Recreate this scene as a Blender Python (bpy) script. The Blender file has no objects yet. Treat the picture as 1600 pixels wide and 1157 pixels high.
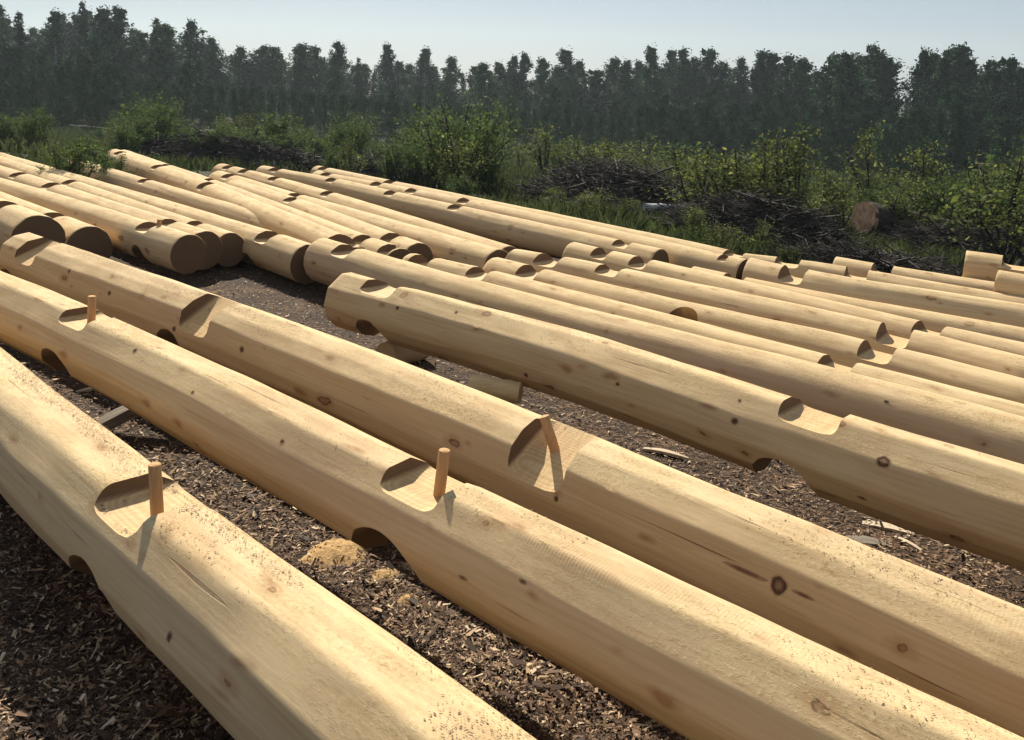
import bpy, bmesh, math, random
import numpy as np
from mathutils import Vector, Matrix, noise
rnd = random.Random(7); nr = np.random.RandomState(11)
sc = bpy.context.scene; COL = sc.collection
# ------------------------------------------------------------------ camera and the sloping site plane
F, YPP, PITCH, ROLL, H = 1400.0, 330.0, math.radians(8), math.radians(1.5), 1.75
def _Rx(a): c, s = math.cos(a), math.sin(a); return np.array([[1,0,0],[0,c,-s],[0,s,c]])
def _Rz(a): c, s = math.cos(a), math.sin(a); return np.array([[c,-s,0],[s,c,0],[0,0,1]])
CAMR = _Rx(math.pi/2-PITCH) @ _Rz(ROLL)
def ray(px, py):
    d = CAMR @ np.array([(px-800)/F, -(py-YPP)/F, -1.0]); return d/np.linalg.norm(d)
SX = -ray(-750, 25); SN = np.cross(ray(800, 150), SX); SN /= np.linalg.norm(SN)
if SN[2] < 0: SN = -SN
SY = np.cross(SN, SX)
CAM = SN*H                                     # the site origin lies under the camera
def tosite(d): return np.array([d@SX, d@SY, d@SN])
def world(x, y, z): return SX*x + SY*y + SN*z
SITE = Matrix((Vector(SX), Vector(SY), Vector(SN))).transposed().to_4x4()
def solve(px, py, r, z0):                      # upper outline of a log through this point -> its axis in site x, y
    dx, dy, dz = tosite(ray(px, py)); L = math.hypot(dy, dz); best = None
    for s in (1, -1):
        y0 = ((z0-H)*dy + s*r*L)/dz
        t = (y0*dy+(z0-H)*dz)/L**2
        if H+t*dz > z0: best = (t*dx, y0)
    return best
def smooth(a, b, x):
    t = min(1, max(0, (x-a)/(b-a))); return t*t*(3-2*t)
def terrain(wx, wy):                           # world height of the ground
    z = -(SN[0]*wx+SN[1]*wy)/SN[2]
    d = math.hypot(wx, wy)
    z = z*(1-smooth(150, 400, d)) if d > 150 else z
    z -= 2.1*smooth(11, 55, d)
    if d > 9:
        z += 0.16*min(1, (d-9)/8)*noise.noise(Vector((wx*.22, wy*.22, 0))) + .05*noise.noise(Vector((wx*.9, wy*.9, 3)))*min(1, (d-9)/8)
    else:
        z += .012*noise.noise(Vector((wx*2.2, wy*2.2, 0)))
    return z
def ground_hit(px, py):
    d = ray(px, py); t = 2.0
    for i in range(4000):
        p = CAM+d*t
        if p[2] <= terrain(p[0], p[1]): return p
        t += .02+.002*t
        if t > 300: return None
    return None
def at_dist(px, D):                            # ground point in the direction of a picture column, D metres off
    d = ray(px, 160); d = d/math.hypot(d[0], d[1]); x, y = CAM[0]+d[0]*D, CAM[1]+d[1]*D
    return np.array([x, y, terrain(x, y)])
def px_height(px, py, p):                      # height above ground point p that reaches picture row py
    d = ray(px, py); t = math.hypot(p[0]-CAM[0], p[1]-CAM[1])/math.hypot(d[0], d[1])
    return CAM[2]+d[2]*t-p[2]
# ------------------------------------------------------------------ materials
def mat(name):
    m = bpy.data.materials.new(name); m.use_nodes = True; nt = m.node_tree; nt.nodes.clear()
    o = nt.nodes.new('ShaderNodeOutputMaterial'); b = nt.nodes.new('ShaderNodeBsdfPrincipled')
    nt.links.new(b.outputs[0], o.inputs[0]); b.inputs['Roughness'].default_value = .75
    b.inputs['Specular IOR Level'].default_value = .25
    return m, nt, b
class G:
    def __init__(s, nt): s.nt = nt
    def n(s, t, **kw):
        x = s.nt.nodes.new('ShaderNode'+t)
        for k, v in kw.items():
            if k.startswith('i_'): x.inputs[k[2:].replace('_', ' ')].default_value = v
            else: setattr(x, k, v)
        return x
    def l(s, a, b): s.nt.links.new(a, b)
    def mapping(s, src, scale, loc=(0,0,0)):
        m = s.n('Mapping'); m.inputs['Scale'].default_value = scale; m.inputs['Location'].default_value = loc; s.l(src, m.inputs['Vector']); return m.outputs[0]
    def noise(s, v, scale, detail=4, rough=.55, dist=0):
        x = s.n('TexNoise'); x.inputs['Scale'].default_value = scale; x.inputs['Detail'].default_value = detail
        x.inputs['Roughness'].default_value = rough; x.inputs['Distortion'].default_value = dist
        if v is not None: s.l(v, x.inputs['Vector'])
        return x.outputs['Fac']
    def ramp(s, v, stops, interp='LINEAR'):
        x = s.n('ValToRGB'); e = x.color_ramp.elements; x.color_ramp.interpolation = interp
        while len(e) < len(stops): e.new(.5)
        for k, (p, c) in enumerate(stops):
            e[k].position = p; e[k].color = (c, c, c, 1) if isinstance(c, (int, float)) else (*c, 1)
        s.l(v, x.inputs[0]); return x.outputs[0]
    def mix(s, f, a, b, mode='MIX'):
        x = s.n('Mix', data_type='RGBA', blend_type=mode)
        for sock, v in ((x.inputs[0], f), (x.inputs[6], a), (x.inputs[7], b)):
            if hasattr(v, 'is_output'): s.l(v, sock)
            elif isinstance(v, (int, float)): sock.default_value = v if sock == x.inputs[0] else (v, v, v, 1)
            else: sock.default_value = (*v, 1)
        return x.outputs[2]
    def math(s, op, a, b=0.0, c=None, clamp=False):
        x = s.n('Math', operation=op, use_clamp=clamp)
        for k, v in enumerate((a, b) if c is None else (a, b, c)):
            if hasattr(v, 'is_output'): s.l(v, x.inputs[k])
            else: x.inputs[k].default_value = v
        return x.outputs[0]
    def bump(s, h, strength, dist, normal=None):
        x = s.n('Bump'); x.inputs['Strength'].default_value = strength; x.inputs['Distance'].default_value = dist
        s.l(h, x.inputs['Height'])
        if normal is not None: s.l(normal, x.inputs['Normal'])
        return x.outputs[0]
def wood_material():
    m, nt, b = mat('peeled_pine'); g = G(nt)
    uv = g.n('UVMap', uv_map='UVMap').outputs[0]; oi = g.n('ObjectInfo'); ran = oi.outputs['Random']
    off = g.n('CombineXYZ'); g.l(g.math('MULTIPLY', ran, 57.0), off.inputs[0]); g.l(g.math('MULTIPLY', ran, 23.0), off.inputs[1]); g.l(g.math('MULTIPLY', ran, 11.0), off.inputs[2])
    va = g.n('VectorMath', operation='ADD'); g.l(uv, va.inputs[0]); g.l(off.outputs[0], va.inputs[1]); P = va.outputs[0]
    tc = g.n('TexCoord').outputs['Object']; vo = g.n('VectorMath', operation='ADD'); g.l(tc, vo.inputs[0]); g.l(off.outputs[0], vo.inputs[1]); O = vo.outputs[0]
    grain = g.noise(g.mapping(P, (2.2, 60, 1)), 1.0, 6, .6, .4)
    grain2 = g.noise(g.mapping(P, (.5, 9, 1)), 1.0, 4, .55, .8)
    blot = g.noise(g.mapping(O, (1.1, 3, 3)), 1.0, 4, .6)
    base = g.mix(g.ramp(grain2, [(.25, 0), (.75, 1)]), (.53, .37, .19), (.72, .565, .33))
    base = g.mix(g.ramp(blot, [(.3, 0), (.72, 1)]), base, (.55, .375, .195))
    pink = g.ramp(g.noise(g.mapping(O, (.35, 2, 2), (9, 4, 1)), 1.0, 3), [(.52, 0), (.75, .6)])
    base = g.mix(pink, base, (.51, .325, .225))
    base = g.mix(g.math('MULTIPLY', ran, .4), base, (.58, .455, .285))
    base = g.mix(g.ramp(grain, [(.25, .5), (.6, 0)]), base, (.36, .22, .10))
    # blade patches: facets planed paler or darker
    vor = g.n('TexVoronoi', voronoi_dimensions='2D', feature='F1'); g.l(g.mapping(P, (1.6, 11, 1)), vor.inputs['Vector']); vor.inputs['Scale'].default_value = 1.0
    bw = g.n('RGBToBW'); g.l(vor.outputs['Color'], bw.inputs[0])
    base = g.mix(g.math('MULTIPLY', g.ramp(bw.outputs[0], [(.35, 1), (.6, 0)]), .14), base, (.42, .28, .15))
    # knots
    nd = g.n('TexNoise'); nd.inputs['Scale'].default_value = 9; g.l(P, nd.inputs['Vector'])
    va2 = g.n('VectorMath', operation='MULTIPLY_ADD'); g.l(nd.outputs['Color'], va2.inputs[0]); va2.inputs[1].default_value = (.12, .05, 0); g.l(P, va2.inputs[2])
    vk = g.n('TexVoronoi', voronoi_dimensions='2D', feature='F1'); vk.inputs['Scale'].default_value = 1.0; vk.inputs['Randomness'].default_value = 1.0
    g.l(g.mapping(va2.outputs[0], (1.9, 2.9, 1)), vk.inputs['Vector']); kd = vk.outputs['Distance']
    kcol = g.n('RGBToBW'); g.l(vk.outputs['Color'], kcol.inputs[0])
    kr = g.math('ADD', g.math('MULTIPLY', kcol.outputs[0], .10), .0)
    kn = g.math('ADD', kd, g.math('MULTIPLY', g.noise(P, 16, 3), .05))
    inside = g.math('LESS_THAN', kn, kr)
    ring = g.math('MULTIPLY', inside, g.math('GREATER_THAN', kn, g.math('MULTIPLY', kr, .72)))
    halo = g.ramp(g.math('SUBTRACT', kn, kr), [(0, .6), (.075, 0)])
    base = g.mix(g.math('MULTIPLY', halo, g.math('GREATER_THAN', kr, .015)), base, (.40, .225, .11))
    base = g.mix(g.math('MULTIPLY', inside, .6), base, (.24, .13, .065)); base = g.mix(g.math('MULTIPLY', ring, g.ramp(g.noise(P, 14, 3), [(.35, .1), (.6, .8)])), base, (.10, .05, .028))
    v2 = g.n('TexVoronoi', voronoi_dimensions='2D', feature='F1'); v2.inputs['Scale'].default_value = 1.0
    g.l(g.mapping(va2.outputs[0], (2.3, 5.2, 1), (7, 3, 0)), v2.inputs['Vector']); k2 = g.n('RGBToBW'); g.l(v2.outputs['Color'], k2.inputs[0])
    sm = g.math('SUBTRACT', v2.outputs['Distance'], g.math('MULTIPLY', g.math('SUBTRACT', k2.outputs[0], .5), .16))
    base = g.mix(g.ramp(sm, [(0, .75), (.035, .35), (.09, 0)]), base, (.30, .155, .075))
    # short drying checks
    ck = g.noise(g.mapping(P, (1.3, 46, 1), (3, 8, 0)), 1.0, 2, .4, .2)
    ckm = g.math('MULTIPLY', g.ramp(ck, [(.70, 0), (.725, 1)]), g.ramp(g.noise(P, 1.3, 2), [(.45, 0), (.55, 1)]))
    base = g.mix(g.math('MULTIPLY', ckm, .75), base, (.17, .09, .05))
    # greenish sawdust and bast crumbs lying on the upper faces
    nrm = g.n('NewGeometry').outputs['Normal']; sep = g.n('SeparateXYZ'); g.l(nrm, sep.inputs[0])
    up = g.ramp(sep.outputs[2], [(.55, 0), (.88, 1)])
    patch = g.ramp(g.noise(g.mapping(O, (1.5, 5, 5)), 1.0, 4, .6), [(.38, 0), (.56, 1)])
    crumb = g.ramp(g.noise(g.mapping(O, (45, 80, 80)), 1.0, 5, .75), [(.5, 0), (.6, 1)])
    fine = g.ramp(g.noise(g.mapping(O, (10, 26, 26), (5, 2, 7)), 1.0, 6, .75), [(.46, 0), (.62, 1)])
    du = g.math('MULTIPLY', g.math('MULTIPLY', up, patch), g.math('MAXIMUM', crumb, g.math('MULTIPLY', fine, .6)))
    dcol = g.mix(g.ramp(g.noise(O, 90, 2), [(.4, 0), (.6, 1)]), (.29, .21, .085), (.70, .56, .29))
    base = g.mix(g.math('MULTIPLY', du, .75), base, dcol)
    powder = g.math('MULTIPLY', g.math('MULTIPLY', up, g.ramp(g.noise(g.mapping(O, (4, 12, 12)), 1.0, 5, .7), [(.42, 0), (.6, 1)])), .55)
    base = g.mix(powder, base, (.74, .575, .335))
    st = g.ramp(g.noise(g.mapping(P, (.35, 5, 1), (2, 9, 0)), 1.0, 5, .6), [(.58, 0), (.74, .35)]); base = g.mix(st, base, (.40, .30, .20))
    g.l(base, b.inputs['Base Color']); b.inputs['Roughness'].default_value = .88; b.inputs['Specular IOR Level'].default_value = .15
    # plane chatter: fine ridges across the log in patches
    w = g.n('TexWave', wave_type='BANDS', bands_direction='X'); w.inputs['Scale'].default_value = 30; w.inputs['Distortion'].default_value = .6; w.inputs['Detail'].default_value = 1
    g.l(P, w.inputs['Vector'])
    cm = g.ramp(g.noise(g.mapping(O, (.9, 4, 4), (1, 1, 9)), 1.0, 2), [(.6, 0), (.68, 1)])
    h = g.math('ADD', g.math('MULTIPLY', g.math('MULTIPLY', w.outputs['Fac'], cm), .16), g.math('MULTIPLY', grain, .3))
    h = g.math('ADD', h, g.math('MULTIPLY', du, .45)); h = g.math('SUBTRACT', h, g.math('MULTIPLY', ckm, 1.2))
    b1 = g.bump(h, .42, .005)
    b2 = g.bump(g.noise(g.mapping(O, (2.5, 10, 10)), 1.0, 3), .28, .008, b1)
    g.l(b2, b.inputs['Normal'])
    return m
def cut_material():
    m, nt, b = mat('cut_wood'); g = G(nt); O = g.n('TexCoord').outputs['Object']
    w = g.n('TexWave', wave_type='RINGS', rings_direction='X'); w.inputs['Scale'].default_value = 26; w.inputs['Distortion'].default_value = 1.5; w.inputs['Detail'].default_value = 2
    g.l(g.mapping(O, (.12, 1, 1)), w.inputs['Vector'])
    c = g.mix(w.outputs['Fac'], (.56, .38, .18), (.70, .51, .26))
    fib = g.noise(g.mapping(O, (60, 14, 14)), 1.0, 5, .7)
    c = g.mix(g.ramp(fib, [(.35, .45), (.62, 0)]), c, (.36, .22, .10))
    c = g.mix(g.ramp(g.noise(O, 7, 3), [(.4, 0), (.75, .6)]), c, (.54, .35, .18))
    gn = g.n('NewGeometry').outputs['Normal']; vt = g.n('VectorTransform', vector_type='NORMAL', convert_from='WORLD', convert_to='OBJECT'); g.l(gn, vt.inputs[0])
    sp = g.n('SeparateXYZ'); g.l(vt.outputs[0], sp.inputs[0]); endg_shade = g.ramp(g.math('ABSOLUTE', sp.outputs[0]), [(.45, 0), (.9, 1)])
    dark = g.mix(.9, c, (.10, .055, .03)); c = g.mix(endg_shade, c, dark)  # darker end grain, deepened by shade painted on end faces and notch walls
    g.l(c, b.inputs['Base Color']); g.l(g.bump(fib, .7, .006), b.inputs['Normal']); return m
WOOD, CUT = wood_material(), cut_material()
def simple(name, stops, scale=(8,8,8), rough=.8, bump=.4, dist=.01, detail=5, coord='Object'):
    m, nt, b = mat(name); g = G(nt); v = g.mapping(g.n('TexCoord').outputs[coord], scale)
    f = g.noise(v, 1.0, detail, .65); g.l(g.ramp(f, stops), b.inputs['Base Color']); b.inputs['Roughness'].default_value = rough
    if bump: g.l(g.bump(f, bump, dist), b.inputs['Normal'])
    return m
PEG = simple('peg_wood', [(.3, (.42, .22, .09)), (.7, (.60, .35, .16))], (60, 60, 6))
GREY = simple('weathered_wood', [(.3, (.10, .08, .06)), (.7, (.26, .22, .18))], (8, 60, 60))
SLAB = simple('pale_split_wood', [(.3, (.42, .34, .24)), (.7, (.62, .52, .38))], (6, 40, 40))
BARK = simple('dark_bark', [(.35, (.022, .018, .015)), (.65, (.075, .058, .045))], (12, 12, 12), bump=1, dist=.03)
BIRCH = simple('birch_bark', [(.42, (.05, .05, .05)), (.52, (.50, .50, .48)), (.8, (.66, .66, .64))], (5, 5, 40))
TWIG = simple('dead_twigs', [(.35, (.016, .013, .012)), (.58, (.04, .032, .028)), (.72, (.12, .10, .085))], (2.5, 2.5, 2.5), bump=0)
REDEND = simple('old_sawn_end', [(.3, (.17, .085, .05)), (.5, (.34, .20, .12)), (.7, (.47, .32, .20))], (9, 9, 9))
CHIP = None
def chip_material():
    m, nt, b = mat('wood_chip_mix'); g = G(nt)
    a = g.n('Attribute', attribute_name='tone'); 
    c = g.ramp(a.outputs['Fac'], [(0, (.024, .014, .009)), (.4, (.082, .044, .024)), (.7, (.215, .125, .068)), (.9, (.42, .29, .17)), (1, (.66, .52, .35))])
    g.l(c, b.inputs['Base Color']); return m
CHIP = chip_material()
def leaf_material(name, dark, lite, yellow, trans=.35):
    m, nt, b = mat(name); g = G(nt); a = g.n('Attribute', attribute_name='tone'); oi = g.n('ObjectInfo')
    c = g.ramp(a.outputs['Fac'], [(0, dark), (.6, lite), (1, yellow)])
    c = g.mix(g.math('MULTIPLY', oi.outputs['Random'], .45), c, dark)
    g.l(c, b.inputs['Base Color']); b.inputs['Roughness'].default_value = .7; b.inputs['Specular IOR Level'].default_value = .08
    tr = g.n('BsdfTranslucent'); g.l(c, tr.inputs['Color']); mx = g.n('MixShader'); mx.inputs[0].default_value = trans
    g.l(b.outputs[0], mx.inputs[1]); g.l(tr.outputs[0], mx.inputs[2])
    g.l(mx.outputs[0], nt.nodes['Material Output'].inputs[0]); return m
LEAF_FAR = leaf_material('aspen_leaves', (.010, .034, .018), (.026, .074, .034), (.05, .115, .045), .14)
LEAF_CON = leaf_material('spruce_needles', (.016, .032, .022), (.032, .055, .033), (.05, .08, .04), .12)
LEAF_SHRUB = leaf_material('shrub_leaves', (.038, .066, .022), (.085, .135, .038), (.20, .24, .065), .45)
LEAF_BIRCH = leaf_material('young_birch_leaves', (.055, .08, .024), (.13, .165, .042), (.36, .36, .10), .45)
HERB = leaf_material('herb_blades', (.036, .048, .018), (.075, .10, .034), (.16, .17, .065), .38)
# ------------------------------------------------------------------ mesh helpers
def arr_mesh(name, verts, faces, mats, tone=None, matidx=None, uv=None):
    verts = np.asarray(verts, dtype=np.float32); faces = np.asarray(faces, dtype=np.int32); k = faces.shape[1]
    me = bpy.data.meshes.new(name); me.vertices.add(len(verts)); me.vertices.foreach_set('co', verts.ravel())
    me.loops.add(faces.size); me.loops.foreach_set('vertex_index', faces.ravel())
    me.polygons.add(len(faces)); me.polygons.foreach_set('loop_start', np.arange(0, faces.size, k, dtype=np.int32))
    for m in mats: me.materials.append(m)
    if matidx is not None: me.polygons.foreach_set('material_index', np.asarray(matidx, dtype=np.int32))
    if tone is not None:
        at = me.attributes.new('tone', 'FLOAT', 'FACE'); at.data.foreach_set('value', np.asarray(tone, dtype=np.float32))
    me.update(calc_edges=True); me.validate(); return me
def add(name, me, parent=None, M=None):
    o = bpy.data.objects.new(name, me); COL.objects.link(o)
    if parent: o.parent = parent
    if M is not None: o.matrix_world = M
    return o
def tag(o, label, cat=None, group=None, kind=None):
    if label: o['label'] = label
    if cat: o['category'] = cat
    if group: o['group'] = group
    if kind: o['kind'] = kind
    return o
class MB:                                       # collects rods, boxes
    def __init__(s): s.v = []; s.f = []; s.t = []
    def rod(s, pts, rad, n=6, tone=.5, wob=0.0, caps=True):
        pts = [Vector(p) for p in pts]; base = len(s.v)
        for i, p in enumerate(pts):
            d = (pts[min(i+1, len(pts)-1)]-pts[max(i-1, 0)]).normalized()
            a = d.cross(Vector((.3, .2, 1)) if abs(d.z) < .9 else Vector((1, .1, 0))).normalized(); b = d.cross(a)
            r = rad[i] if isinstance(rad, (list, tuple)) else rad
            for k in range(n):
                q = 2*math.pi*k/n; rr = r*(1+wob*rnd.uniform(-1, 1)); s.v.append(tuple(p+a*math.cos(q)*rr+b*math.sin(q)*rr))
        for i in range(len(pts)-1):
            for k in range(n):
                k2 = (k+1) % n; s.f.append((base+i*n+k, base+i*n+k2, base+(i+1)*n+k2, base+(i+1)*n+k)); s.t.append(tone)
        if caps:
            for e, rev in ((0, True), (len(pts)-1, False)):
                c = len(s.v); s.v.append(tuple(pts[e]))
                for k in range(n):
                    a_, b_ = base+e*n+k, base+e*n+(k+1) % n
                    s.f.append((c, b_, a_) if rev else (c, a_, b_)); s.t.append(tone)
    def mesh(s, name, m, smooth=True):
        me = bpy.data.meshes.new(name); me.from_pydata(s.v, [], s.f); me.materials.append(m)
        at = me.attributes.new('tone', 'FLOAT', 'FACE'); at.data.foreach_set('value', s.t)
        if smooth: me.polygons.foreach_set('use_smooth', [True]*len(me.polygons)); me.set_sharp_from_angle(angle=math.radians(50))
        me.update(); return me
# ------------------------------------------------------------------ LOGS
def interp(pts, t, col):                        # smooth interpolation over list of rows by column 0
    xs = [p[0] for p in pts]
    if t <= xs[0]:
        a, b = pts[0], pts[1]
    elif t >= xs[-1]:
        a, b = pts[-2], pts[-1]
    else:
        for i in range(len(xs)-1):
            if xs[i] <= t <= xs[i+1]: a, b = pts[i], pts[i+1]; break
    u = (t-a[0])/(b[0]-a[0]) if b[0] != a[0] else 0
    return a[col]+(b[col]-a[col])*u
def make_log(key, pts, r, z0, label, group=None, ext=(0, 0), notches=(), under=(), roll=0, dep=.34, Rn=None, pegs=(), cat='log', facets=13, endcut=(0, 0), fine=True, fac=.972):
    """pts: outline pixels left -> right.  notches: column (+ optional (dx, depth factor, roll)); under: columns"""
    sol = [solve(x, y, r, z0) for x, y in pts]
    p0, p1 = np.array(sol[0]), np.array(sol[-1]); ax = (p1-p0); L0 = np.linalg.norm(ax); ax /= L0; nrm = np.array([-ax[1], ax[0]])
    spine = [((np.array(q)-p0)@ax, (np.array(q)-p0)@nrm) for q in sol]
    colpos = [(pts[i][0], spine[i][0]) for i in range(len(pts))]
    def s_of(px):                               # exact enough: solve the silhouette pixel on the outline
        py = interp([(a, b) for a, b in pts], px, 1); q = np.array(solve(px, py, r, z0)); return (q-p0)@ax
    s0, s1 = -ext[0], L0+ext[1]; L = s1-s0
    rr = random.Random(key); seed = rr.uniform(0, 100)
    nseg = max(12, int(L/(.026 if fine else .06))); nr_ = 96 if key in 'ABCD' else 56
    xs = [s0+L*i/nseg for i in range(nseg+1)]
    # facets: planes whose angle and depth wander along the log
    fa = [(k*2*math.pi/facets+rr.uniform(-.12, .12), rr.uniform(fac, fac+.032), rr.uniform(0, 50)) for k in range(facets)]
    def off(s):
        b = interp(spine, s, 1) if len(spine) > 2 else 0
        if len(spine) > 2:                      # soften the kinks
            b = (b+interp(spine, s-.35, 1)+interp(spine, s+.35, 1))/3
            b = b if spine[0][0] < s < spine[-1][0] else interp(spine, min(max(s, spine[0][0]), spine[-1][0]), 1)
        return b
    verts = []; uvs = []
    taper = rr.uniform(.96, 1.04)
    for s in xs:
        oy = off(s); sw = (1+.024*noise.noise(Vector((s*.7, seed, 0)))+.016*noise.noise(Vector((s*2.3, seed, 5))))*(1+(taper-1)*(s-s0)/L)
        fs = [(p+.27*noise.noise(Vector((s*.85, sd, 1)))+.05*noise.noise(Vector((s*3.1, sd, 4))), a+.010*noise.noise(Vector((s*1.3, sd, 7)))) for p, a, sd in fa]
        for k in range(nr_):
            th = -math.pi/2+2*math.pi*k/nr_; q = 1.0
            for p, a in fs:
                c = math.cos(th-p)
                if c > .5: q = min(q, a/c)
            q *= r*sw*(1+.006*noise.noise(Vector((s*5, math.cos(th)*2+seed, math.sin(th)*2))))
            verts.append((s, oy+math.cos(th)*q, math.sin(th)*q)); 
    faces = []; mi = []
    for i in range(nseg):
        for k in range(nr_):
            k2 = (k+1) % nr_; faces.append((i*nr_+k, (i+1)*nr_+k, (i+1)*nr_+k2, i*nr_+k2)); mi.append(0)
    bm = bmesh.new(); bv = [bm.verts.new(v) for v in verts]; uvl = bm.loops.layers.uv.new('UVMap')
    for i, f in enumerate(faces):
        bf = bm.faces.new([bv[j] for j in f]); bf.smooth = True
        ii, k = divmod(i, nr_)
        cs = ((xs[ii], k), (xs[ii+1], k), (xs[ii+1], k+1), (xs[ii], k+1))
        for lp, (u, kk) in zip(bf.loops, cs): lp[uvl].uv = (u, kk*2*math.pi/nr_*r)
    # end faces: ring-graded so that the wood can be shaded, slightly chamfered rim
    for e, rev in ((0, False), (nseg, True)):
        prev = [bv[e*nr_+k] for k in range(nr_)]; cx, cy = xs[e], off(xs[e]); sgn = -1 if e == 0 else 1
        for fct, dx in ((.985, .004), (.6, .005), (.25, .004)):
            cur = [bm.verts.new((cx+sgn*dx+rr.uniform(-.0008, .0008), cy+(p.co.y-cy)*fct, p.co.z*fct)) for p in [bv[e*nr_+k] for k in range(nr_)]]
            for k in range(nr_):
                k2 = (k+1) % nr_; ff = (prev[k], prev[k2], cur[k2], cur[k]); bf = bm.faces.new(ff if not rev else ff[::-1]); bf.material_index = 1
                for lp in bf.loops: lp[uvl].uv = (lp.vert.co.y, lp.vert.co.z)
            prev = cur
        c = bm.verts.new((cx+sgn*.005, cy, 0))
        for k in range(nr_):
            k2 = (k+1) % nr_; ff = (prev[k], prev[k2], c); bf = bm.faces.new(ff if not rev else ff[::-1]); bf.material_index = 1
    bmesh.ops.recalc_face_normals(bm, faces=bm.faces)
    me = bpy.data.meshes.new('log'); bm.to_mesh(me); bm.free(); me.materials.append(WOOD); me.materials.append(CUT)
    o = bpy.data.objects.new('notched_log', me); COL.objects.link(o)
    # notches
    cuts = []
    Rn = Rn or r*(.70 if key in 'ABCD' else .58)
    for nt_ in notches:
        px, dd, rl, Rf = (nt_+(None,)*4)[:4] if isinstance(nt_, tuple) else (nt_, None, None, None)
        cuts.append((s_of(px), (dd or dep)*r, rl if rl is not None else roll, Rn*(Rf or 1), 1))
    for nt_ in under:
        px, dd, rl, Rf = (nt_+(None,)*4)[:4] if isinstance(nt_, tuple) else (nt_, None, None, None)
        cuts.append((s_of(px), (dd or .95)*r, rl or 0, Rn*(Rf or 1.0), -1))
    if cuts:
        cb = bmesh.new()
        for s, d, rl, R_, sg in cuts:
            zc = sg*r*.985; n = 64; ex = 2/5.0 if sg > 0 else 2/2.2; sp = lambda v: math.copysign(abs(v)**ex, v); tw = rr.uniform(-.05, .05); hl = r*1.5; rings = []
            NS = 9
            for j in range(NS):
                w = -hl+2*hl*j/(NS-1); ring = []
                for k in range(n):
                    q = 2*math.pi*k/n; R2 = R_*(1+.02*noise.noise(Vector((math.cos(q)*3, math.sin(q)*3, s*7+w*9))))
                    p = Vector((sp(math.cos(q))*R2+w*math.sin(tw), w, zc+sp(math.sin(q))*d*R2/R_))
                    p = Matrix.Rotation(math.radians(rl), 3, 'X') @ p
                    ring.append(cb.verts.new((s+p.x, off(s)+p.y, p.z)))
                rings.append(ring)
            for j in range(NS-1):
                for k in range(n):
                    k2 = (k+1) % n; cb.faces.new((rings[j][k], rings[j+1][k], rings[j+1][k2], rings[j][k2])).smooth = True
            cb.faces.new(rings[0]); cb.faces.new(rings[-1][::-1])
        bmesh.ops.recalc_face_normals(cb, faces=cb.faces)
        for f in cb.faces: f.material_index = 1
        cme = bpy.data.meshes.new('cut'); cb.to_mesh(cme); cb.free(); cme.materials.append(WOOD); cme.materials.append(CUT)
        co = bpy.data.objects.new('cut', cme); COL.objects.link(co)
        md = o.modifiers.new('b', 'BOOLEAN'); md.operation = 'DIFFERENCE'; md.solver = 'EXACT'; md.use_self = False; md.object = co
        dg = bpy.context.evaluated_depsgraph_get(); new = bpy.data.meshes.new_from_object(o.evaluated_get(dg), preserve_all_data_layers=True, depsgraph=dg)
        o.modifiers.clear(); o.data = new; bpy.data.objects.remove(co)
        me = new
    me.polygons.foreach_set('use_smooth', [True]*len(me.polygons)); me.set_sharp_from_angle(angle=math.radians(38))
    me.name = 'notched_log'
    Ml = Matrix(((ax[0], nrm[0], 0, p0[0]), (ax[1], nrm[1], 0, p0[1]), (0, 0, 1, z0), (0, 0, 0, 1)))
    if Ml.to_3x3().determinant() < 0: print('DET', key)
    o.matrix_world = SITE @ Ml
    tag(o, label, cat, group)
    for px, hgt, leanx, leany in pegs:
        s = s_of(px); R_ = Rn; b0 = Vector((s-.03, off(s), r*(1-dep)-.09)); mb = MB()
        top = b0+Vector((leanx, leany, hgt+.09)); rad = .0185
        mb.rod([b0, b0.lerp(top, .5), top-(top-b0).normalized()*.002, top], [rad, rad*1.02, rad, rad*.9], 14, .5, .03)
        pg = add('peg', mb.mesh('peg', PEG), o); 
    info = dict(p0=p0, ax=ax, nrm=nrm, s=(s0, s1), r=r, z=z0)
    0 and print('LOG', key, 'y', [round(float(q[1]), 2) for q in sol], 'x', [round(float(q[0]), 2) for q in sol], 'L', round(L, 2))
    return o, info
GN = 'peeled notched logs laid out on the clearing'
LOGS = {}
def LG(key, pts, r, z0, *a, **k):
    if key not in ('A', 'B', 'C', 'D', 'Y1', 'Y2'): r *= 1.09; z0 = max(z0-.14, r+.015)        # the rear rows lie almost on the ground
    a = (pts, r, z0)+a
    LOGS[key] = make_log(key, *a, group=GN, **k)
LG('A', [(0,542),(241,726),(400,838),(720,1067)], .192, .31, 'log nearest the camera at the lower left, sawdust-covered, one upright peg in its notch', facets=11, fac=.928, ext=(2.6, 1.2),
   notches=[(303,.38)], under=[(292,1.0,0,1.35)], pegs=[(322,.16,0,-.02)])
LG('B', [(0,420),(194,497),(466,620),(728,745),(989,860),(1431,1067)], .178, .39, 'second log from the camera, with two upright pegs and a dark hollow underneath', facets=11, fac=.928, ext=(2.2, 1.0),
   notches=[(176,.34),(704,.39)], under=[(168,1.0,0,1.25),(692,1.05,0,1.4)], pegs=[(180,.13,.0,0),(728,.14,.015,.0)])
LG('C', [(60,366),(97,379),(357,463),(620,557),(868,655),(1120,750),(1600,945)], .184, .38, 'third log from the camera, its deep notch rolled frontward around a leaning peg', facets=11, fac=.928, ext=(0, .9),
   notches=[(96,.42,24),(368,.46,32),(900,.5,27,1.0)], under=[(72,.8),(330,.9)], pegs=[(910,.09,-.07,-.03)])
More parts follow.
